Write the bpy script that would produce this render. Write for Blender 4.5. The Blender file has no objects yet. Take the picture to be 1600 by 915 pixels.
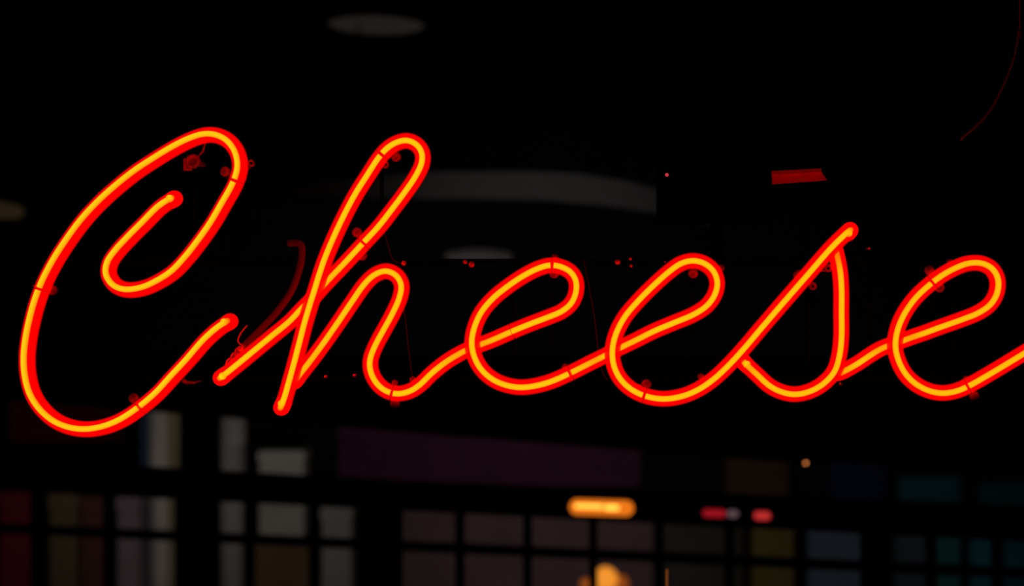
import bpy, math, random
from mathutils import Vector, Matrix
random.seed(4)
S = bpy.context.scene
COL = S.collection

# ------------------------------------------------------------ camera
EYE = Vector((0.075, -1.5, 1.9))          # stands right of the middle of the sign, view shifted back to it
K = 0.0005                                # metres per pixel at one metre
cd = bpy.data.cameras.new('camera'); cam = bpy.data.objects.new('camera', cd); COL.objects.link(cam)
cam.location = EYE; cam.rotation_euler = (math.pi/2, 0, 0)
cd.sensor_width = 36; cd.lens = 36/(1600*K); cd.shift_x = -100/1600
cd.dof.use_dof = True; cd.dof.focus_distance = 1.5; cd.dof.aperture_fstop = 2.6
S.camera = cam
# ------------------------------------------------------------ world, exposure
w = bpy.data.worlds.new('night'); S.world = w; w.use_nodes = True
w.node_tree.nodes['Background'].inputs[0].default_value = (0, 0, 0, 1)
w.node_tree.nodes['Background'].inputs[1].default_value = 0
S.view_settings.view_transform = 'Standard'; S.view_settings.look = 'None'
S.view_settings.exposure = 0; S.view_settings.gamma = 1

def area(name, loc, size, power, col, rot):
    l = bpy.data.lights.new(name, 'AREA'); l.shape = 'RECTANGLE'; l.size, l.size_y = size
    l.energy = power; l.color = col
    o = bpy.data.objects.new(name, l); COL.objects.link(o); o.location = loc; o.rotation_euler = rot
    return o
# added strip light, unseen behind the top rail, brightens the back of the shop
area('added_strip_glow', (-.27, 2.735, 1.232), (3.3, 0.024), 11.5, (1, .93, .86), (math.radians(90), math.radians(.4), math.radians(-11.5)))
# added unseen spot that brightens the curved band (its fixture is built below)
pl = bpy.data.lights.new('added_band_glow', 'SPOT'); pl.energy = 7.5; pl.color = (1, .97, .93); pl.shadow_soft_size = .02
pl.spot_size = math.radians(46); pl.spot_blend = .8
po = bpy.data.objects.new('added_band_glow', pl); COL.objects.link(po)

def P(px, py, D=1.5):                     # pixel and distance -> place in the room
    return Vector((EYE.x + (px-900)*K*D, EYE.y + D, EYE.z - (py-457.5)*K*D))

# ------------------------------------------------------------ materials
def mat(name, col, rough=.6, metal=0, noise=0, emit=None, es=1, nscale=20):
    m = bpy.data.materials.new(name); m.use_nodes = True; nt = m.node_tree
    b = nt.nodes['Principled BSDF']
    b.inputs['Base Color'].default_value = (*col, 1); b.inputs['Roughness'].default_value = rough
    b.inputs['Metallic'].default_value = metal
    if noise:
        tc = nt.nodes.new('ShaderNodeTexCoord'); n = nt.nodes.new('ShaderNodeTexNoise'); n.inputs['Scale'].default_value = nscale
        r = nt.nodes.new('ShaderNodeMix'); r.data_type = 'RGBA'
        r.inputs[6].default_value = (*[c*(1-noise) for c in col], 1); r.inputs[7].default_value = (*[min(1, c*(1+noise)) for c in col], 1)
        nt.links.new(tc.outputs['Object'], n.inputs['Vector']); nt.links.new(n.outputs['Fac'], r.inputs[0])
        nt.links.new(r.outputs[2], b.inputs['Base Color'])
    if emit:
        b.inputs['Emission Color'].default_value = (*emit, 1); b.inputs['Emission Strength'].default_value = es
    return m
def dull(m, s=.15):
    m.node_tree.nodes['Principled BSDF'].inputs['Specular IOR Level'].default_value = s; return m

def volume_mat(name, ecol, es, absorb, dens):
    m = bpy.data.materials.new(name); m.use_nodes = True; nt = m.node_tree
    for n in list(nt.nodes):
        if n.type != 'OUTPUT_MATERIAL': nt.nodes.remove(n)
    out = [n for n in nt.nodes if n.type == 'OUTPUT_MATERIAL'][0]
    tr = nt.nodes.new('ShaderNodeBsdfTransparent'); nt.links.new(tr.outputs[0], out.inputs['Surface'])
    em = nt.nodes.new('ShaderNodeEmission'); em.inputs[0].default_value = (*ecol, 1); em.inputs[1].default_value = es
    ab = nt.nodes.new('ShaderNodeVolumeAbsorption'); ab.inputs[0].default_value = (*absorb, 1); ab.inputs[1].default_value = dens
    ad = nt.nodes.new('ShaderNodeAddShader'); nt.links.new(em.outputs[0], ad.inputs[0]); nt.links.new(ab.outputs[0], ad.inputs[1])
    nt.links.new(ad.outputs[0], out.inputs['Volume'])
    return m
M = {}
M['halo'] = volume_mat('neon_bloom_halo', (1, .0, .0), 82, (1, 0, 0), 300)  # camera bloom round the tubes, built as a red glowing volume
M['core'] = dull(mat('neon_discharge', (0, 0, 0), .5, emit=(1, .175, .0012), es=7.0), 0)
M['coreC'] = dull(mat('neon_discharge_large_letter', (0, 0, 0), .5, emit=(1, .12, .0012), es=7.0), 0)
M['black'] = dull(mat('matte_black_paint', (.0009, .0009, .0009), .95, noise=.3), 0)
M['wire'] = mat('tarnished_copper_wire', (.10, .03, .02), .5, .3, noise=.3)
M['knob'] = mat('support_glass', (.10, .03, .03), .35, noise=.4, nscale=200)
M['cable'] = dull(mat('dark_red_rubber_cable', (.06, .008, .006), .6, noise=.3), .1)
M['steel'] = mat('plain_steel', (.35, .33, .32), .35, .6, noise=.2)
M['label'] = mat('faded_red_plate', (.55, .04, .035), .5, noise=.35, nscale=60)
M['wall'] = dull(mat('charcoal_plaster', (.006, .0055, .0055), .95, noise=.3, nscale=3), .02)
M['frame'] = dull(mat('black_steel_frame', (.003, .003, .004), .8, noise=.3), .02)

# ------------------------------------------------------------ mesh helpers
def mesh(name, verts, faces, m, parent=None, smooth=False):
    me = bpy.data.meshes.new(name); me.from_pydata([tuple(v) for v in verts], [], faces); me.update()
    if smooth:
        for p in me.polygons: p.use_smooth = True
    me.materials.append(m)
    o = bpy.data.objects.new(name, me); COL.objects.link(o)
    if parent: o.parent = parent; o.matrix_parent_inverse = Matrix.Translation(-parent.location)
    return o
class MB:
    def __init__(s): s.v = []; s.f = []
    def add(s, v, f):
        n = len(s.v); s.v += [Vector(x) for x in v]; s.f += [[i+n for i in q] for q in f]; return s
    def box(s, a, b, bev=0.0):
        x0, y0, z0 = [min(a[i], b[i]) for i in range(3)]; x1, y1, z1 = [max(a[i], b[i]) for i in range(3)]
        c = min(bev, (x1-x0)/3, (z1-z0)/3)
        ring = [(x0+c, z0), (x1-c, z0), (x1, z0+c), (x1, z1-c), (x1-c, z1), (x0+c, z1), (x0, z1-c), (x0, z0+c)] if c else [(x0, z0), (x1, z0), (x1, z1), (x0, z1)]
        return s.prism([(x, z) for x, z in ring], y0, y1)
    def prism(s, ring, y0, y1):           # ring in x,z counterclockwise seen from -y
        n = len(ring)
        v = [(x, y0, z) for x, z in ring] + [(x, y1, z) for x, z in ring]
        f = [list(range(n)), list(range(2*n-1, n-1, -1))] + [[i, i+n, (i+1) % n+n, (i+1) % n] for i in range(n)]
        return s.add(v, f)
    def hexa(s, q0, q1):                  # front quad and rear quad
        return s.add(list(q0)+list(q1), [[0, 1, 2, 3], [7, 6, 5, 4], [0, 4, 5, 1], [1, 5, 6, 2], [2, 6, 7, 3], [3, 7, 4, 0]])
    def tube(s, pts, r, seg=12, cap=True, closed=False, rfun=None):
        pts = [Vector(p) for p in pts]; n = len(pts); nrm = None; v = []
        for i, p in enumerate(pts):
            a = pts[(i-1) % n] if (closed or i) else p
            b = pts[(i+1) % n] if (closed or i < n-1) else p
            t = (b-a).normalized()
            if nrm is None:
                nrm = t.cross(Vector((0, 1, 0)));
                if nrm.length < .1: nrm = t.cross(Vector((1, 0, 0)))
            nrm = (nrm - t*nrm.dot(t)).normalized(); bi = t.cross(nrm)
            rr = rfun(i/(n-1))*r if rfun else r
            v += [p + (nrm*math.cos(k*2*math.pi/seg) + bi*math.sin(k*2*math.pi/seg))*rr for k in range(seg)]
        f = []
        for i in range(n if closed else n-1):
            j = (i+1) % n
            for k in range(seg): f.append([i*seg+k, i*seg+(k+1) % seg, j*seg+(k+1) % seg, j*seg+k])
        if cap and not closed:
            f.append([k for k in range(seg)][::-1]); f.append([(n-1)*seg+k for k in range(seg)])
        return s.add(v, f)
    def lathe(s, prof, c, axis='z', seg=32):
        c = Vector(c); v = []
        for r, h in prof:
            for k in range(seg):
                a = k*2*math.pi/seg; x, y = r*math.cos(a), r*math.sin(a)
                v.append(c + (Vector((x, y, h)) if axis == 'z' else Vector((x, h, y)) if axis == 'y' else Vector((h, x, y))))
        n = len(prof)
        f = [[i*seg+k, i*seg+(k+1) % seg, (i+1)*seg+(k+1) % seg, (i+1)*seg+k] for i in range(n-1) for k in range(seg)]
        f += [list(range(seg))[::-1], [(n-1)*seg+k for k in range(seg)]]
        return s.add(v, f)
    def build(s, name, m, parent=None, smooth=False): return mesh(name, s.v, s.f, m, parent, smooth)
def ring_pts(c, t, r, n=20):
    t = t.normalized(); a = t.cross(Vector((0, 1, 0)))
    if a.length < .05: a = Vector((1, 0, 0))
    a.normalize(); b = t.cross(a)
    return [c + (a*math.cos(k*2*math.pi/n)+b*math.sin(k*2*math.pi/n))*r for k in range(n)]
def tag(o, label=None, cat=None, group=None, kind=None):
    if label: o['label'] = label
    if cat: o['category'] = cat
    if group: o['group'] = group
    if kind: o['kind'] = kind
    return o
def empty(name, loc, label=None, cat=None, group=None):
    o = bpy.data.objects.new(name, None); COL.objects.link(o); o.location = loc; o.empty_display_size = .1
    return tag(o, label, cat, group)
def sphere_prof(r, n=10, sq=1): return [(max(1e-5, r*math.sin(math.pi*i/n)), -r*sq*math.cos(math.pi*i/n)) for i in range(n+1)]

def curve(pts, n=10):
    out = []
    for i in range(len(pts)-1):
        p0, p1, p2, p3 = [Vector(pts[min(max(j, 0), len(pts)-1)]) for j in (i-1, i, i+1, i+2)]
        for k in range(n):
            t = k/n
            out.append(.5*((2*p1)+(p2-p0)*t+(2*p0-5*p1+4*p2-p3)*t*t+(3*p1-p0-3*p2+p3)*t**3))
    return out+[Vector(pts[-1])]

# ------------------------------------------------------------ the room
def struct(name, mb, m): return tag(mb.build(name, m), kind='structure')
struct('floor', MB().box((-4, -1.9, -.1), (5, 5.6, 0)), M['wall'])
struct('ceiling', MB().box((-4, -1.9, 3.0), (5, 5.6, 3.1)), M['wall'])
struct('wall_back', MB().box((-4, 5.5, 0), (5, 5.6, 3.0)), M['wall'])
struct('wall_left', MB().box((-4.1, -1.9, 0), (-4, 5.5, 3.0)), M['wall'])
struct('wall_right', MB().box((5, -1.9, 0), (5.1, 5.5, 3.0)), M['wall'])

# ------------------------------------------------------------ the neon sign
TUBES = {
 'C': dict(off=(.0019, .0050, -.0008), label='glowing orange-red tube with its bloom halo, bent into a capital C', pts=[
  (264,312,.045),(267,309,.025),(268,309,.006),(262,312,0),(247,322),(222,347),(199,370),(178,393),(167,410),(165,427),(174,443),(186,450),(200,452),(223,448),(245,438),(268,423),(288,402),(301,386),(327,350),(347,316),(364,285),(371,260),(367,237),(354,219),(336,210),(318,209),(295,216),(267,230),(239,247),(210,266),(182,288),(153,314),(127,342),(106,370),(88,397),(77,416),(65,440),(54,469),(46,498),(40,528),(37,558),(39,588),(47,616),(62,639),(83,657),(107,667),(132,670),(159,666),(187,655),(217,635),(242,614),(266,588),(291,561),(318,530),(337,513),(350,504,0),(355,501,.006),(354,502,.025),(351,504,.045)]),
 'h': dict(off=(.0004, .0038, 0), label='glowing tube with its bloom halo, bent into the tall slanting loop of the letter h', pts=[
  (350,585,.045),(345,589,.025),(344,590,.006),(352,584,0),(367,572),(395,549,.002),(424,525,.007),(452,502,.016),(471,482,.022),(487,466,.023),(503,448,.022),(516,434,.016),(540,409,.006),(566,381),(592,353),(613,326),(634,298),(650,274),(659,254),(659,238),(650,225),(635,219),(618,223),(603,233),(591,247),(574,273),(555,303),(537,337),(521,371),(508,402),(499,428),(491,454),(484,476),(476,503),(469,530),(461,561),(452,594),(444,622),(440,632,0),(438,637,.006),(440,634,.025),(443,627,.045)]),
 'hee': dict(off=(.0002, .0036, 0), label='glowing tube with its bloom halo, running from the hump of the h through both letters e', pts=[
  (456,596,.055),(459,596,.038),(463,592,.026),(468,585,.020),(483,566,.013),(506,535,.002),(529,502),(552,468),(569,444),(585,429),(603,423),(619,430),(627,445),(624,465),(614,488),(600,514),(586,540),(578,562),(579,580),(588,598),(602,610),(620,615),(640,611),(657,600),(671,586),(685,574,.002),(700,563,.008),(715,554,.016),(728,547,.022),(738,543,.023),(748,539,.022),(769,531,.012),(801,517,.002),(828,506),(857,495),(878,486),(893,473),(900,456),(900,439),(893,426),(878,417),(860,414),(841,419),(819,430),(792,448),(769,467),(751,489),(741,512),(737,535),(741,557),(752,577),(769,592),(789,601),(813,605),(839,602),(863,595),(890,583,.002),(916,570,.010),(936,560,.020),(946,555,.023),(957,549,.023),(967,544,.022),(992,532,.012),(1022,517,.002),(1053,504),(1084,491),(1105,477),(1117,460),(1121,442),(1116,425),(1102,412),(1084,407),(1065,411),(1047,423),(1022,445),(998,469),(976,495),(963,520),(957,544),(958,566),(966,587),(981,604),(1004,617),(1035,623),(1065,619),(1090,609),(1114,593),(1138,571),(1162,545),(1190,512),(1228,468),(1263,428),(1298,388),(1313,373),(1325,362,0),(1329,359,.006),(1328,361,.025),(1325,365,.045)]),
 's': dict(off=(.0002, .0034, 0), label='glowing tube with its bloom halo, bent into the round belly of the letter s', pts=[
  (1168,572,.05),(1162,565,.034),(1163,566,.020),(1170,573,.016),(1182,584,.008),(1203,603),(1221,612),(1242,616),(1266,611),(1287,599),(1304,580),(1312,554),(1315,526),(1315,488),(1315,452),(1313,424,.006),(1309,403,.02),(1306,391,.034),(1305,392,.05)]),
 'e': dict(off=(.0002, .0034, 0), label='glowing tube with its bloom halo, bent into the last letter e, cut by the right edge', pts=[
  (1304,580,.05),(1306,583,.036),(1314,582,.024),(1340,568,.010),(1361,554,.012),(1376,545,.018),(1388,540,.022),(1400,536,.023),(1411,532,.022),(1427,526,.014),(1442,521,.006),(1472,510),(1503,499),(1530,488),(1549,474),(1559,454),(1559,434),(1550,419),(1534,411),(1514,411),(1494,418),(1472,430),(1451,446),(1430,466),(1412,492),(1402,517),(1399,541),(1404,563),(1415,584),(1433,601),(1454,611),(1475,614),(1497,610),(1515,602),(1540,588),(1567,572),(1600,552),(1640,528),(1660,516,.006),(1662,515,.03),(1655,519,.045)]),
}
def smooth_path(pts, step=3.2):
    p = [(a[0], a[1], a[2] if len(a) > 2 else 0) for a in pts]
    out = []
    for i in range(len(p)-1):
        p0, p1, p2, p3 = p[max(0, i-1)], p[i], p[i+1], p[min(len(p)-1, i+2)]
        # centripetal-ish knots
        def d(a, b): return max(1e-3, (math.hypot(a[0]-b[0], a[1]-b[1])**2 + ((a[2]-b[2])/.00075)**2)**.25)
        t0 = 0; t1 = t0+d(p0, p1) if i else -1+1e-9+1; t2 = t1+d(p1, p2); t3 = t2+d(p2, p3)
        if i == 0: p0 = tuple(2*a-b for a, b in zip(p1, p2)); t0 = 0; t1 = d(p1, p2); t2 = 2*t1; t3 = t2+d(p2, p3)
        if i == len(p)-2: p3 = tuple(2*a-b for a, b in zip(p2, p1)); t3 = t2+d(p1, p2)
        L = math.hypot(math.hypot(p2[0]-p1[0], p2[1]-p1[1]), (p2[2]-p1[2])/.00075)
        n = max(1, round(L/step))
        for k in range(n):
            t = t1+(t2-t1)*k/n
            def lerp(a, b, ta, tb): return tuple((tb-t)/(tb-ta)*x + (t-ta)/(tb-ta)*y for x, y in zip(a, b))
            A1 = lerp(p0, p1, t0, t1); A2 = lerp(p1, p2, t1, t2); A3 = lerp(p2, p3, t2, t3)
            B1 = lerp(A1, A2, t0, t2); B2 = lerp(A2, A3, t1, t3)
            out.append(lerp(B1, B2, t1, t2))
    out.append(p[-1])
    for _ in range(24):                    # relax the hand-set points
        out = [out[0]] + [tuple((out[i-1][j]+2*out[i][j]+out[i+1][j])/4 for j in range(3)) for i in range(1, len(out)-1)] + [out[-1]]
    return out

sign = empty('neon_sign', P(818, 590, 1.56), 'glowing orange-red neon script lettering hanging on black rails in the dark', 'sign')
paths = []
GAPS = []
ENDS = {'C': ((265,310),(350,503)), 'h': ((348,587),(440,630)), 'hee': ((1326,364),), 's': ((1167,569),)}
SPS = {k: smooth_path(d['pts'], 1.2) for k, d in TUBES.items()}
for gx, gy in ((366,282),(60,451),(217,635),(595,241),(568,379),(612,614),(863,414),(890,583),(1007,617),(1456,441),(1511,604)):
    q = min((p for v in SPS.values() for p in v if p[2] < .012), key=lambda p: (p[0]-gx)**2+(p[1]-gy)**2); GAPS.append((q[0], q[1]))
for key, d in TUBES.items():
    sp = SPS[key]
    core = [P(x, y, 1.5+z) for x, y, z in sp]
    off = Vector(d['off'])
    outer = [p+off for p in core]
    # the discharge stops a little short of the ends of the bloom volume
    g = MB().tube(outer, .0096, 24).build('neon_tube_halo', M['halo'], sign, True); tag(g, d['label'])  # wide outer volume stands in for bloom around the thin tube
    seg = []; cur = []                     # the bright discharge has short breaks at the clips
    for i in range(2, len(sp)-2):
        if sp[i][2] < .02 and any(math.hypot(sp[i][0]-a, sp[i][1]-b) < 1.9 for a, b in GAPS):
            if len(cur) > 1: seg.append(cur)
            cur = []
        else: cur.append(core[i])
    if len(cur) > 1: seg.append(cur)
    mbc = MB()
    for q in seg: mbc.tube(q, .0034, 14)
    for a, b in ENDS.get(key, ()): mbc.lathe(sphere_prof(.0045, 10), P(a, b, 1.5019+(.016 if key == 's' else 0)), 'z', 16)
    c = mbc.build('glowing_core', M['coreC' if key == 'C' else 'core'], sign, True)
    c.parent = g; c.matrix_parent_inverse = Matrix.Identity(4); c.location = (0, 0, 0)
    g.matrix_parent_inverse = Matrix.Translation(-sign.location)
    paths.append((sp, core))

def nearest(px, py):
    best = None
    for sp, core in paths:
        for i in range(2, len(sp)-2):
            if sp[i][2] > .012: continue
            q = (sp[i][0]-px)**2+(sp[i][1]-py)**2
            if best is None or q < best[0]: best = (q, core[i], core[i+1]-core[i-1])
    return best[1], best[2]

RAIL_Y = EYE.y + 1.562                    # the rails hang behind the letters
def rz(py): return P(0, py, 1.562).z
def rx(px): return P(px, 0, 1.562).x
def sub(o, parent): o.parent = parent; o.matrix_parent_inverse = Matrix.Identity(4); return o
# black rails and uprights
for y0 in (409, 590):
    MB().box((rx(20), RAIL_Y, rz(y0+5)), (rx(1690), RAIL_Y+.008, rz(y0-5)), .002).build('rail', M['black'], sign)
# supports: pixel, wire gap?, ears (pixel, kind)
SUP = [((366,282),1,[((352,268),'k'),((393,255),'r')]), ((60,451),1,[((82,453),'k')]), ((217,635),1,[((209,622),'k'),((214,627),'s')]),
       ((595,241),1,[((602,257),'r'),((619,245),'k')]), ((568,379),1,[((558,363),'k'),((566,399),'k')]),
       ((612,614),1,[((617,598),'s'),((617,630),'k')]), ((863,414),1,[((867,401),'s'),((866,427),'k')]),
       ((890,583),1,[((883,573),'s')]), ((1084,408),0,[((1083,427),'k')]), ((1007,617),1,[((1010,600),'k'),((1000,605),'s')]),
       ((1098,604),0,[((1095,588),'s')]), ((1265,427),0,[((1270,447),'r'),((1247,429),'k'),((1294,419),'r')]),
       ((1456,441),1,[((1452,422),'k'),((1468,449),'k')]), ((1511,604),1,[((1510,592),'s'),((1522,618),'k')]),
       ((1490,419),0,[((1484,409),'s')]), ((801,517),1,[]), ((640,611),0,[((645,593),'s')]), ((1119,430),0,[((1127,418),'s')]),
       ((1311,560),0,[((1313,600),'t')])]
for (sx, sy), wire, ears in SUP:
    c, t = nearest(sx, sy)
    zt = rz(409); zb = rz(590)
    up = MB()
    px_ = c.x + (c.x-EYE.x)*.062/1.5
    pz_ = c.z + (c.z-EYE.z)*.062/1.5
    if pz_ > zt+.006: up.box((px_-.002, RAIL_Y+.0005, zt), (px_+.002, RAIL_Y+.0075, pz_+.004))
    elif pz_ < zb-.006: up.box((px_-.002, RAIL_Y+.0005, pz_-.004), (px_+.002, RAIL_Y+.0075, zb))
    else: up.box((px_-.002, RAIL_Y+.0005, zb), (px_+.002, RAIL_Y+.0075, zt))
    up.build('upright', M['black'], sign)
    post = MB().tube([Vector((px_, RAIL_Y+.001, pz_)), Vector((px_, RAIL_Y-.012, pz_)), c+Vector((0, .022, 0))], .0022, 10, rfun=lambda q: 1.5-.6*q).build('tube_support', M['knob'], sign, True)
    if wire:
        w1 = ring_pts(c+Vector((.0003, .0036, 0)), t, .0099, 28)
        wm = MB().tube(w1, .00035, 6, closed=True)
        sub(wm.build('tie_wire', M['wire'], None, True), post)
    for (ex, ey), kind in ears:
        e = P(ex, ey, 1.522)
        mb = MB()
        if kind == 'r':
            mb.tube(ring_pts(e, Vector((.3, 1, .2)), .0032, 18), .0016, 8, closed=True)
            mb.tube([e+Vector((0, .002, -.003)), (e+c)/2+Vector((0, .008, 0)), c+Vector((0, .02, 0))], .001, 6)
        elif kind == 'k':
            mb.lathe(sphere_prof(.0062, 9, .75), e, 'y', 14)
            mb.tube([e, (e+c)/2+Vector((0, .014, 0)), c+Vector((0, .024, 0))], .0016, 8)
        elif kind == 's':
            mb.lathe(sphere_prof(.0042, 8, .9), e, 'y', 12)
            mb.tube([e, (e+c)/2+Vector((0, .014, 0)), c+Vector((0, .024, 0))], .0012, 8)
        else:
            mb.lathe(sphere_prof(.002, 6), e, 'y', 10)
        sub(mb.build('clip_end', M['knob'], None, True), post)
# big crumpled clip inside the C
e = P(302, 252, 1.52)
mb = MB().lathe([(.001, -.006), (.006, -.0055), (.0085, -.003), (.009, .001), (.006, .005), (.004, .02), (.003, .044)], e, 'y', 9)
mb.box(e+Vector((-.012, .0, -.011)), e+Vector((-.002, .004, .004)), .001)
mb.tube([e+Vector((.004, 0, .004)), e+Vector((.011, .002, .012)), e+Vector((.014, .004, .026))], .0013, 6)
mb.build('spring_clip', M['knob'], sign, True)
MB().box((rx(300), RAIL_Y+.001, rz(409)), (rx(305), RAIL_Y+.0075, rz(245))).build('upright', M['black'], sign)
# screw heads on the rails
M['screw'] = mat('bare_screw_head', (.5, .14, .1), .3, .2)
for sx, sy, r in ((965,409,.0034), (985,404,.002), (986,415,.002), (727,409,.0026), (737,413,.0036), (631,411,.003), (509,588,.0018), (554,586,.002), (1358,388,.0015), (1039,409,.001)):
    c = P(sx, sy, 1.553)
    mb = MB().lathe([(.0002, -.0035), (r*.7, -.003), (r, -.0012), (r, 0)], c, 'y', 14).lathe([(r*.5, 0), (r*.5, .012)], c, 'y', 8)
    mb.build('screw', M['screw'], sign, True)
MB().box((rx(1356), RAIL_Y+.0005, rz(590)), (rx(1360), RAIL_Y+.006, rz(384))).build('upright', M['black'], sign)
# little horizontal lead under the C
MB().tube([P(286,594,1.53), P(292,598,1.53), P(302,598,1.53), P(314,595,1.55)], .003, 8, rfun=lambda q: 1-.7*q).build('lead_wire', M['knob'], sign, True)
# electrode with its twisted lead at the foot of the h
el = MB()
el.tube([P(350,583,1.53), P(362,565,1.53), P(376,548,1.53), P(382,538,1.53)], .0042, 10, rfun=lambda q: .7+.5*math.sin(q*3)).build('electrode', M['knob'], sign, True)
M['bright'] = mat('electrode_glass', (.45, .12, .08), .2, noise=.4, nscale=300)
mb = MB()
tw = [P(354+24*q + 4*math.cos(q*22), 571-30*q+5*math.sin(q*22), 1.512) for q in [i/60 for i in range(61)]]
mb.tube(tw, .0009, 6).lathe(sphere_prof(.0036, 8), P(376,545,1.512), 'y', 12)
mb.tube(curve([P(380,541,1.52), P(372,533,1.53), P(376,521,1.535), P(386,508,1.54)]), .0008, 6)
mb.build('twisted_lead', M['bright'], sign, True)
MB().tube(curve([P(382,540,1.54), P(402,520,1.55), P(432,488,1.55), P(455,455,1.55), P(468,420,1.55), P(472,395,1.55), P(469,381,1.55), P(452,380,1.556)]), .0042, 10).build('lead_cable', M['cable'], sign, True)
M['thread'] = dull(mat('thin_dark_lead', (.02, .004, .004), .6), .1)
for pts in ([(600,360), (607,385), (614,405), (626,411)], [(630,470), (633,494), (638,540), (644,588)], [(912,405), (923,462), (929,498), (938,569), (949,594)]):
    MB().tube(curve([P(x, y, 1.548) for x, y in pts]), .0007, 6).build('lead_wire', M['thread'], sign, True)
# hanging wires up to the ceiling
for hx in (318, 1120, 1682):
    a = Vector((rx(hx), RAIL_Y+.004, rz(409))); b = Vector((rx(hx), RAIL_Y+.004, 3.0))
    MB().tube([a, (a+b)/2, b], .0009, 6).build('hanging_wire', M['black'], sign, True)
# drooping cable at the upper right
cc = curve([(P(1593,-60,1.56).x, RAIL_Y, 3.0), P(1594,-40,1.56), P(1592,50,1.56), P(1578,110,1.56), P(1545,175,1.56), P(1500,218,1.56)])
dc = MB().tube(cc, .0014, 8).build('drooping_cable', dull(mat('red_rubber_cable', (.4, .03, .02), .6), .1), None, True)
tag(dc, 'thin dark red cable drooping in an arc at the upper right', 'cable')
sub(MB().tube(curve([P(1500,218,1.56), P(1440,238,1.565), P(1340,255,1.585), P(1290,262,1.6), P(1240,222,1.6), P(1235,200,1.6)]), .0018, 8).build('blackened_cable_end', M['black'], None, True), dc)  # rest of the cable painted black so the sign's light leaves it dark

# transformer box above the second e, with its red lit plate
tb = empty('transformer_box', P(1120, 404, 1.585), 'matt black box over the second e, dull red plate at its right side', 'transformer')
MB().box(P(1031, 345, 1.575), P(1207, 226, 1.575)+Vector((0, .07, 0)), .003).build('housing', M['black'], tb)
MB().box(P(1110, 404, 1.58), P(1130, 344, 1.58)+Vector((0, .01, 0))).build('bracket', M['black'], tb)
y_ = .006
for nm, q, m in (('red_plate', [(1207,287), (1292,281), (1284,269), (1207,273)], M['label']),):
    q0 = [P(a, b, 1.57) for a, b in q]; MB().hexa(q0, [v+Vector((0, y_, 0)) for v in q0]).build(nm, m, tb)
M['greyplate'] = mat('grey_metal_lip', (.5, .36, .32), .6, .0, noise=.3, nscale=80)
q0 = [P(a, b, 1.566) for a, b in [(1207,273), (1284,269), (1283,263), (1207,267)]]
MB().hexa(q0, [v+Vector((0, .012, 0)) for v in q0]).build('grey_lip', M['greyplate'], tb)
q0 = [P(a, b, 1.585) for a, b in [(1200,290), (1283,282), (1283,262), (1200,264)]]
MB().hexa(q0, [v+Vector((0, .05, 0)) for v in q0]).build('side_arm', M['black'], tb)
M['pilot'] = mat('pilot_lamp_red', (.1, 0, 0), .4, emit=(1, .06, .1), es=.6)
MB().lathe(sphere_prof(.0022, 8), P(1042, 273, 1.573), 'y', 12).build('pilot_lamp', M['pilot'], tb, True)

# ------------------------------------------------------------ ceiling and hanging lamps far back
M['diff1'] = mat('dim_lamp_diffuser', (.5, .5, .5), .6, emit=(1, .86, .74), es=.0125, noise=.3, nscale=4)
M['diff2'] = mat('dim_pendant_diffuser', (.06, .06, .06), .6, emit=(1, .82, .82), es=.0125)
M['diff3'] = mat('dim_amber_diffuser', (.3, .2, .1), .6, emit=(1, .7, .35), es=.016)
def disc_lamp(px, py, name, label):
    D = 1.1/(K*(457.5-py)); c = P(px, py, D); c.z = 3.0
    t = empty(name, c, label, 'ceiling lamp')
    MB().lathe([(.215, 0), (.215, -.012), (.196, -.02), (.194, -.012), (.194, 0)], c, 'z', 48).build('rim', M['frame'], t, True)
    MB().lathe([(.194, -.008), (.19, -.016), (.12, -.024), (.001, -.026)], c, 'z', 48).build('diffuser', M['diff1'], t, True)
disc_lamp(588, 33, 'ceiling_lamp', 'round ceiling lamp, barely lit grey oval near the top edge')
def pendant(px, py, D, r, h, m, label):
    c = P(px, py, D); t = empty('pendant_lamp', Vector((c.x, c.y, 3.0)), label, 'pendant lamp')
    MB().lathe([(.001, h), (r*.3, h*.98), (r*.85, h*.5), (r, 0), (r*.98, -h*.5), (r*.9, -h), (.001, -h)], c, 'z', 40).build('shade', m, t, True)
    MB().tube([c+Vector((0, 0, h)), Vector((c.x, c.y, 3.0))], .003, 6).build('cord', M['frame'], t)
pendant(748, 398, 5.6, .15, .026, M['diff2'], 'dim flat pendant lamp just above the first red e')
pendant(-20, 326, 5.6, .15, .034, M['diff3'], 'dim brownish pendant lamp at the left edge of the picture')

# curved pale band behind h and e
M['band'] = dull(mat('pale_curved_band', (.18, .19, .19), .85, noise=.15, nscale=2), .1)
def lerp_tab(tab, x):
    for (a, b), (c, d) in zip(tab, tab[1:]):
        if a <= x <= c: return b+(d-b)*(x-a)/(c-a)
    return tab[-1][1]
top = [(430,298), (500,286), (600,275), (680,268), (820,268), (900,271), (980,283), (1050,302), (1120,324)]
bot = [(430,306), (500,308), (600,310), (740,310), (850,312), (950,321), (1050,336), (1120,350)]
v = []; f = []; n = 60
for i in range(n+1):
    x = 430+690*i/n; D = 4.9+.35*((x-760)/330)**2
    for dd in (0, .04):
        v += [P(x, lerp_tab(top, x), D)+Vector((0, dd, 0)), P(x, lerp_tab(bot, x), D)+Vector((0, dd, 0))]
for i in range(n):
    a = i*4; f += [[a, a+1, a+5, a+4], [a+2, a+6, a+7, a+3], [a, a+4, a+6, a+2], [a+1, a+3, a+7, a+5]]
f += [[0, 2, 3, 1], [n*4, n*4+1, n*4+3, n*4+2]]
bd = empty('curved_bulkhead', P(775, 268, 4.92), 'pale grey arched band seen dimly between the h and the black box', 'bulkhead')
mesh('band', v, f, M['band'], bd, False)
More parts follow.
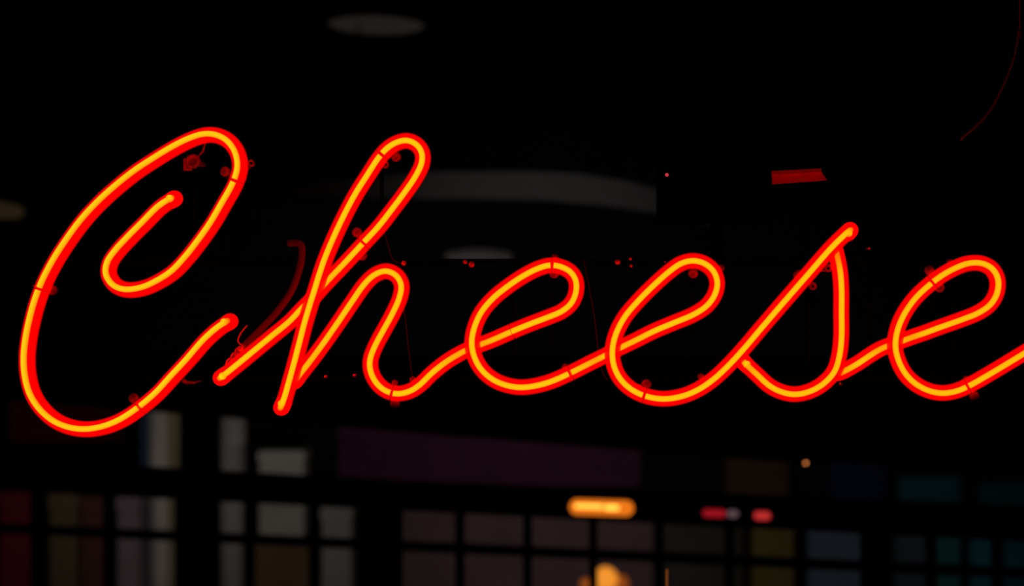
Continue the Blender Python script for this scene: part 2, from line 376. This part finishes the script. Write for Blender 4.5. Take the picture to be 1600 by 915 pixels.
for hx in (560, 960):
    a = P(hx, lerp_tab(top, hx), 5.1); MB().tube([a+Vector((0, 0, -.03)), Vector((a.x, a.y, 3.0))], .004, 6).build('hanger_rod', M['frame'], bd)
# lamp added to light the band, unseen behind the black box
bc = P(1112, 290, 3.2)
po.location = bc + Vector((0, 0, -.012))
po.rotation_euler = (P(850, 300, 4.92)-po.location).to_track_quat('-Z', 'Y').to_euler()
t = empty('added_band_lamp', Vector((bc.x, bc.y, 3.0)), 'added hanging lamp, unseen behind the black box over the second e', 'lamp')
MB().lathe([(.012, .05), (.03, .045), (.04, .01), (.037, .01), (.026, .04)], bc, 'z', 24).build('shade', M['frame'], t, True)
MB().tube([bc+Vector((0, 0, .05)), Vector((bc.x, bc.y, 3.0))], .003, 6).build('cord', M['frame'], t)

# ------------------------------------------------------------ steel grid partition with glass panes
def DL(px): return 4.45 - .72*(px+60)/1720          # comes nearer towards the right
def railtop(px): return 724 + 76*(px-100)/1350
def railbot(px): return 766 + 70*px/1400
def midc(px): return 826 + 55*px/1250
G = empty('grid_partition', Vector((0, 2.6, 0)), 'blurred black steel grid of glass panes across the bottom of the picture', 'partition')
def slab(x0, x1, ft, fb, depth, name, m, parent=G, D=DL, zoff=0):
    q0 = [P(x0, fb(x0), D(x0)+zoff), P(x1, fb(x1), D(x1)+zoff), P(x1, ft(x1), D(x1)+zoff), P(x0, ft(x0), D(x0)+zoff)]
    return MB().hexa(q0, [a+Vector((0, depth, 0)) for a in q0]).build(name, m, parent)
slab(-60, 1660, railtop, railbot, .05, 'top_rail', M['frame'])
slab(-60, 1660, lambda x: midc(x)-7, lambda x: midc(x)+7, .03, 'glazing_bar', M['frame'])
foot = lambda x: midc(x)+130
slab(-60, 1660, lambda x: foot(x)-9, lambda x: foot(x)+9, .05, 'bottom_rail', M['frame'])
bars = [-52, 54, 168, 280, 388, 490, 600, 718, 824, 927, 1030, 1141, 1252, 1354, 1457, 1560, 1655]
for bx in bars:
    hw = 7
    slab(bx-hw, bx+hw, lambda x: railbot(x)-2, lambda x: foot(x), .028, 'glazing_bar', M['frame'])
M['pane'] = bpy.data.materials.new('thin_clear_pane'); M['pane'].use_nodes = True
nt = M['pane'].node_tree; nt.nodes.remove(nt.nodes['Principled BSDF']); out = nt.nodes['Material Output']
a_ = nt.nodes.new('ShaderNodeBsdfTransparent'); b_ = nt.nodes.new('ShaderNodeBsdfGlossy'); b_.inputs['Roughness'].default_value = .05
b_.inputs[0].default_value = (.3, .3, .3, 1)
fr = nt.nodes.new('ShaderNodeFresnel'); fr.inputs[0].default_value = 1.35; mx = nt.nodes.new('ShaderNodeMixShader')
a_.inputs[0].default_value = (.95, .95, .95, 1)
nt.links.new(fr.outputs[0], mx.inputs[0]); nt.links.new(a_.outputs[0], mx.inputs[1]); nt.links.new(b_.outputs[0], mx.inputs[2]); nt.links.new(mx.outputs[0], out.inputs[0])
for b0, b1 in zip(bars, bars[1:]):
    for ft, fb in ((lambda x: railbot(x)-1, lambda x: midc(x)-6), (lambda x: midc(x)+6, lambda x: foot(x)-8)):
        slab(b0+6, b1-6, ft, fb, .004, 'pane', M['pane'], zoff=.012)
# legs down to the floor
for bx in (-52, 280, 600, 927, 1252, 1655):
    c = P(bx, foot(bx), DL(bx)); MB().box((c.x-.03, c.y, 0), (c.x+.03, c.y+.05, c.z)).build('leg', M['frame'], G)
# wide dark posts
def post(x0, x1, y0, D, label):
    a = P(x0, y0, D); b = P(x1, y0, D)
    tag(MB().box((a.x, a.y, 0), (b.x, a.y+.08, a.z), .01).build('dark_post', M['frame']), label, 'post')
post(282, 333, 620, 4.0, 'black post between the two pale pillars, left of centre')
post(572, 624, 775, 3.95, 'black post below the hump of the h')

# header beam
HD = lambda px: DL(px) - .12
def htop(x): return 560
def hbot(x): return 640 + 80*(x-200)/1000 if x < 1200 else 720 + 10*(x-1200)/400
H = empty('header_beam', Vector((0, 2.9, 1.5)), 'unlit black beam across the room beneath the lettering', 'beam')
xs = [-80, 200, 500, 800, 1200, 1680]
mb = MB()
for a, b in zip(xs, xs[1:]):
    q0 = [P(a, hbot(a), HD(a)), P(b, hbot(b), HD(b)), P(b, htop(b), HD(b)), P(a, htop(a), HD(a))]
    mb.hexa(q0, [q+Vector((0, .06, 0)) for q in q0])
mb.build('beam', M['frame'], H)
for x in (-75, 1675):
    c = P(x, 600, HD(x)); MB().tube([c+Vector((0, .03, 0)), Vector((c.x, c.y+.03, 3.0))], .008, 8).build('hanger_rod', M['frame'], H)

# ------------------------------------------------------------ back of the shop: pillars, boxes and boards
def col(name, r, g, b): return dull(mat(name, (r, g, b), .85, noise=.25, nscale=5), .1)
def standing(name, x0, x1, y0, D, m, label, cat, z0=0, dep=.18, group=None, bev=.02):
    a = P(x0, y0, D); b = P(x1, y0, D)
    return tag(MB().box((a.x, a.y, z0), (b.x, a.y+dep, a.z), bev).build(name, m), label, cat, group)
def round_pillar(x0, x1, y0, D, m, label, strip=None):
    a = P(x0, y0, D); b = P(x1, y0, D); r = (b.x-a.x)/2; c = Vector((a.x+r, a.y+r, 0))
    t = empty('pale_pillar', c, label, 'pillar')
    MB().lathe([(r, .05), (r, a.z)], c, 'z', 36).build('shaft', m, t, True)
    MB().lathe([(r+.015, 0), (r+.015, .04), (r, .05)], c, 'z', 36).build('foot', m, t, True)
    if strip:
        e = P(strip[0], y0, D)
        MB().box((b.x-.01, a.y+r-.01, 0), (e.x, a.y+r+.12, a.z), .01).build('side_panel', strip[1], t)
round_pillar(228, 260, 600, 6.1, col('pale_cream_paint', .36, .325, .30), 'wider pale blurred pillar under the tail of the C', (275, col('brown_side', .16, .13, .075)))
standing('blue_pipe', 221, 229, 600, 6.07, col('blue_grey_paint', .03, .05, .085), 'narrow blue-grey pipe along the left side of the wider pale pillar', 'pipe', dep=.05)
round_pillar(340, 379, 640, 6.1, col('grey_paint', .24, .22, .215), 'slimmer grey blurred pillar right of the black post')

# counter carrying the goods
ct = empty('back_counter', P(760, 1010, 5.5), 'low dark counter at the back of the shop', 'counter')
ctz = P(0, 1010, 5.5).z
MB().box((P(-160, 0, 5.5).x, P(0, 0, 5.5).y, ctz-.04), (P(1700, 0, 5.5).x, P(0, 0, 5.5).y+.55, ctz)).build('worktop', M['wall'], ct)
MB().box((P(-150, 0, 5.5).x, P(0, 0, 5.5).y+.05, 0), (P(1690, 0, 5.5).x, P(0, 0, 5.5).y+.5, ctz-.04)).build('base', M['wall'], ct)
def goods(name, x0, x1, y0, D, c, label, cat, dep=.12, group=None, ctz=ctz):
    a = P(x0, y0, D); b = P(x1, y0, D)
    t = empty(name, Vector(((a.x+b.x)/2, a.y, ctz)), label, cat, group)
    m = col(name+'_colour', *c); h = a.z-ctz
    MB().box((a.x, a.y, ctz), (b.x, a.y+dep, ctz+h*.86), .012).build('body', m, t)
    MB().box((a.x-.006, a.y-.006, ctz+h*.865), (b.x+.006, a.y+dep+.006, a.z), .01).build('lid', m, t)
goods('brown_crate', 398, 482, 842, 5.79, (.055, .032, .018), 'dim brown crate carrying the pale grey tub', 'crate', .16)
goods('white_tub', 405, 474, 704, 5.81, (.15, .145, .13), 'pale grey tub under the foot of the h', 'tub', ctz=P(0, 842, 5.79).z)
goods('grey_canister', 503, 548, 790, 5.8, (.11, .098, .092), 'grey canister left of the post below the h hump', 'canister')
goods('maroon_box', 0, 44, 768, 5.8, (.15, .008, .025), 'dark red box in the bottom left corner', 'box')
goods('brown_box', 78, 118, 770, 5.8, (.11, .075, .045), 'brown box between the dark red box and the wider pale pillar', 'box')
goods('plum_box', 127, 162, 775, 5.8, (.08, .03, .025), 'dark plum box beside the brown box at lower left', 'box')
goods('violet_box', 184, 216, 772, 5.8, (.15, .11, .13), 'dim violet box just left of the blue-grey pipe', 'box')
goods('olive_box', 1178, 1240, 812, 5.8, (.07, .053, .012), 'olive box under the red lamps', 'box')
goods('slate_box', 1265, 1345, 822, 5.8, (.05, .062, .095), 'slate blue box beneath the s', 'box')
goods('ash_box', 1405, 1446, 828, 5.8, (.03, .038, .05), 'ash grey box beneath the last e, left of the teal tubs', 'box')
goods('teal_tub', 1462, 1500, 828, 5.8, (.01, .075, .07), 'dark green-teal tub at lower right, left of its paler twin', 'tub')
goods('teal_jar', 1522, 1553, 828, 5.8, (.01, .09, .12), 'brighter teal jar at lower right', 'jar')
goods('teal_canister', 1572, 1625, 830, 5.8, (.008, .06, .085), 'teal canister cut by the right edge of the picture', 'canister')
# boards on the rear wall
def board(name, x0, x1, y0, y1, c, label, D=6.94):
    a = P(x0, y1, D); b = P(x1, y0, D)
    o = MB().box((a.x, a.y, a.z), (b.x, a.y+.03, b.z), .01).build(name, col(name+'_colour', *c))
    tag(o, label, 'board')
board('plum_board', 528, 1000, 630, 760, (.06, .015, .042), 'wide plum board below the first e')
board('mauve_board', 626, 1020, 788, 1010, (.16, .095, .11), 'wide mauve board behind the middle panes')
board('grey_board', 1030, 1160, 800, 1010, (.065, .058, .052), 'dull grey board right of the amber strip lamp')
board('brown_board', 1135, 1232, 690, 786, (.05, .025, .015), 'dim brown board above the red lamps')
board('navy_board', 1298, 1384, 690, 792, (.006, .01, .04), 'navy board below the belly of the s')
board('cyan_board', 1405, 1500, 745, 798, (.012, .065, .085), 'dim teal board under the last e')
board('cyan_screen', 1532, 1640, 755, 800, (.006, .05, .065), 'dim teal board cut by the right edge')
board('red_haze_board', 15, 190, 600, 690, (.10, .006, .008), 'reflected red haze beneath the C, painted as a dark board')  # red reflection put into the colour of an added board

# ------------------------------------------------------------ small lamps
M['amber'] = mat('amber_lamp_glass', (.3, .1, .0), .4, emit=(1, .22, .012), es=.85)
M['amberhot'] = mat('amber_lamp_filament', (.3, .2, .1), .4, emit=(1, .42, .05), es=2.2)
D = 3.85
t = empty('amber_strip_lamp', P(940, 806, D), 'bright amber strip lamp fixed to the black rail below the e', 'lamp')
def capsule(x0, x1, y, rpx, D, name, m, parent, dy=0):
    a = P(x0, y, D)+Vector((0, dy, 0)); b = P(x1, y+ (x1-x0)*.03, D)+Vector((0, dy, 0)); r = rpx*K*D; n = 12
    mb = MB(); pts = []; rad = []
    L = (b-a).length
    for i in range(n+1): pts.append(a+(b-a)*(r*(1-math.cos(math.pi/2*i/n))/L)); rad.append(math.sin(math.pi/2*i/n)+.01)
    for i in range(n+1): pts.append(b-(b-a)*(r*(1-math.sin(math.pi/2*i/n))/L)); rad.append(math.cos(math.pi/2*i/n)+.01)
    mb.tube(pts, r, 16, rfun=lambda q: rad[min(len(rad)-1, round(q*(len(rad)-1)))])
    return mb.build(name, m, parent, True)
capsule(890, 990, 791, 12, D, 'lamp_glass', M['amber'], t)
capsule(898, 942, 788, 3, D, 'filament', M['amberhot'], t, -.021)
capsule(944, 967, 790.5, 4, D, 'filament', M['amberhot'], t, -.021)
MB().box(P(900, 800, D)+Vector((0, .012, 0)), P(982, 782, D)+Vector((0, .045, 0)), .004).build('mount', M['frame'], t)
def globe(px, py, D, rpx, m, name, label, cat='lamp', base=True):
    c = P(px, py, D); r = rpx*K*D
    t = empty(name, Vector((c.x, c.y, ctz if base else c.z)), label, cat)
    MB().lathe(sphere_prof(r, 14), c, 'z', 28).build('globe', m, t, True)
    if base: MB().lathe([(r*.9, ctz-c.z+.001), (r*.9, ctz-c.z+.01), (r*.3, ctz-c.z+.02), (r*.25, -r*.95)], c, 'z', 20).build('stand', M['frame'], t, True)
    return t
M['globe'] = mat('amber_globe', (.3, .1, .0), .4, emit=(1, .33, .03), es=.95)
M['globedim'] = mat('dim_amber_globe', (.3, .1, .0), .4, emit=(1, .2, .02), es=.22)
globe(946, 904, 5.58, 19, M['globe'], 'globe_lamp', 'bright amber globe lamp at the bottom edge')
globe(968, 912, 5.66, 15, M['globedim'], 'small_globe_lamp', 'dim orange globe partly behind the right of the bright globe lamp')
globe(915, 912, 5.62, 9, M['globedim'], 'small_globe_lamp', 'small dim amber globe left of the bright globe lamp')
M['rod'] = mat('amber_rod', (.3, .1, .0), .4, emit=(1, .3, .05), es=.13)
c = P(1042, 888, 1.9)
t = empty('light_rod', Vector((c.x, c.y, 0)), 'thin upright dim orange light rod at the bottom edge, right of the globe lamps', 'lamp')
MB().lathe([(.0005, 0), (.0016, -.003), (.0016, -.2), (.0005, -.201)], c, 'z', 10).build('glowing_tip', M['rod'], t, True)
MB().lathe([(.002, -.201), (.002, -c.z+.01), (.05, -c.z+.008), (.05, -c.z)], c, 'z', 16).build('stand', M['black'], t, True)
M['red1'] = mat('red_lamp_dim', (.1, 0, 0), .4, emit=(1, .02, .04), es=.30)
M['pink'] = mat('pinkish_lamp', (.1, .05, .05), .4, emit=(1, .6, .7), es=.09)
M['red2'] = mat('red_lamp_bright', (.1, 0, 0), .4, emit=(1, .05, .05), es=.50)
DR = 3.7
for x0, x1, y, rp, m, nm, lb in ((1098,1134,801,6,M['red1'],'red_lamp','long dim red lamp right of the amber strip lamp'),
                                 (1136,1154,802,6,M['pink'],'pink_lamp','small greyish pink lamp between the two red lamps'),
                                 (1178,1204,805,6.5,M['red2'],'red_lamp','short brighter red lamp, rightmost of the row on the rail')):
    t = empty(nm, P((x0+x1)/2, y+rp, DR+.05), lb, 'lamp')
    capsule(x0, x1, y, rp, DR+.05, 'lamp_glass', m, t)
    MB().box(P(x0+5, y+3, DR+.05)+Vector((0, .006, 0)), P(x1-5, y-3, DR+.05)+Vector((0, .12, 0))).build('mount', M['frame'], t)
# tiny amber bulb below the s
M['bulb'] = mat('tiny_amber_bulb', (.2, .1, .05), .4, emit=(1, .30, .08), es=2.4)
c = P(1259, 723, 3.6); 
t = empty('tiny_bulb', Vector((c.x, c.y, 3.0)), 'tiny round orange bulb below the belly of the s', 'lamp')
MB().lathe(sphere_prof(.0036, 8), c, 'z', 16).build('bulb', M['bulb'], t, True)
MB().tube([c+Vector((0, 0, .003)), Vector((c.x, c.y, 3.0))], .0012, 6).build('cord', M['frame'], t)
# housing of the added, unseen strip light; the hood cuts its upward light
t = empty('added_strip_light', Vector((-.27, 2.7, 1.24)), 'long added strip light, unseen behind the top rail of the grid of panes', 'lamp')
q0 = [P(a, b, d) for a, b, d in ((-55, 735, 4.53), (1640, 804, 3.81), (1640, 799, 3.81), (-55, 730, 4.53))]
MB().hexa(q0, [q+Vector((0, .105, 0)) for q in q0]).build('added_strip_hood', M['frame'], t)
q0 = [q+Vector((0, 0, -.006)) for q in q0]; q1 = [q+Vector((0, 0, -.05)) for q in q0]
MB().hexa([q1[0], q1[1], q0[1], q0[0]], [q+Vector((0, .012, 0)) for q in (q1[0], q1[1], q0[1], q0[0])]).build('housing', M['frame'], t)
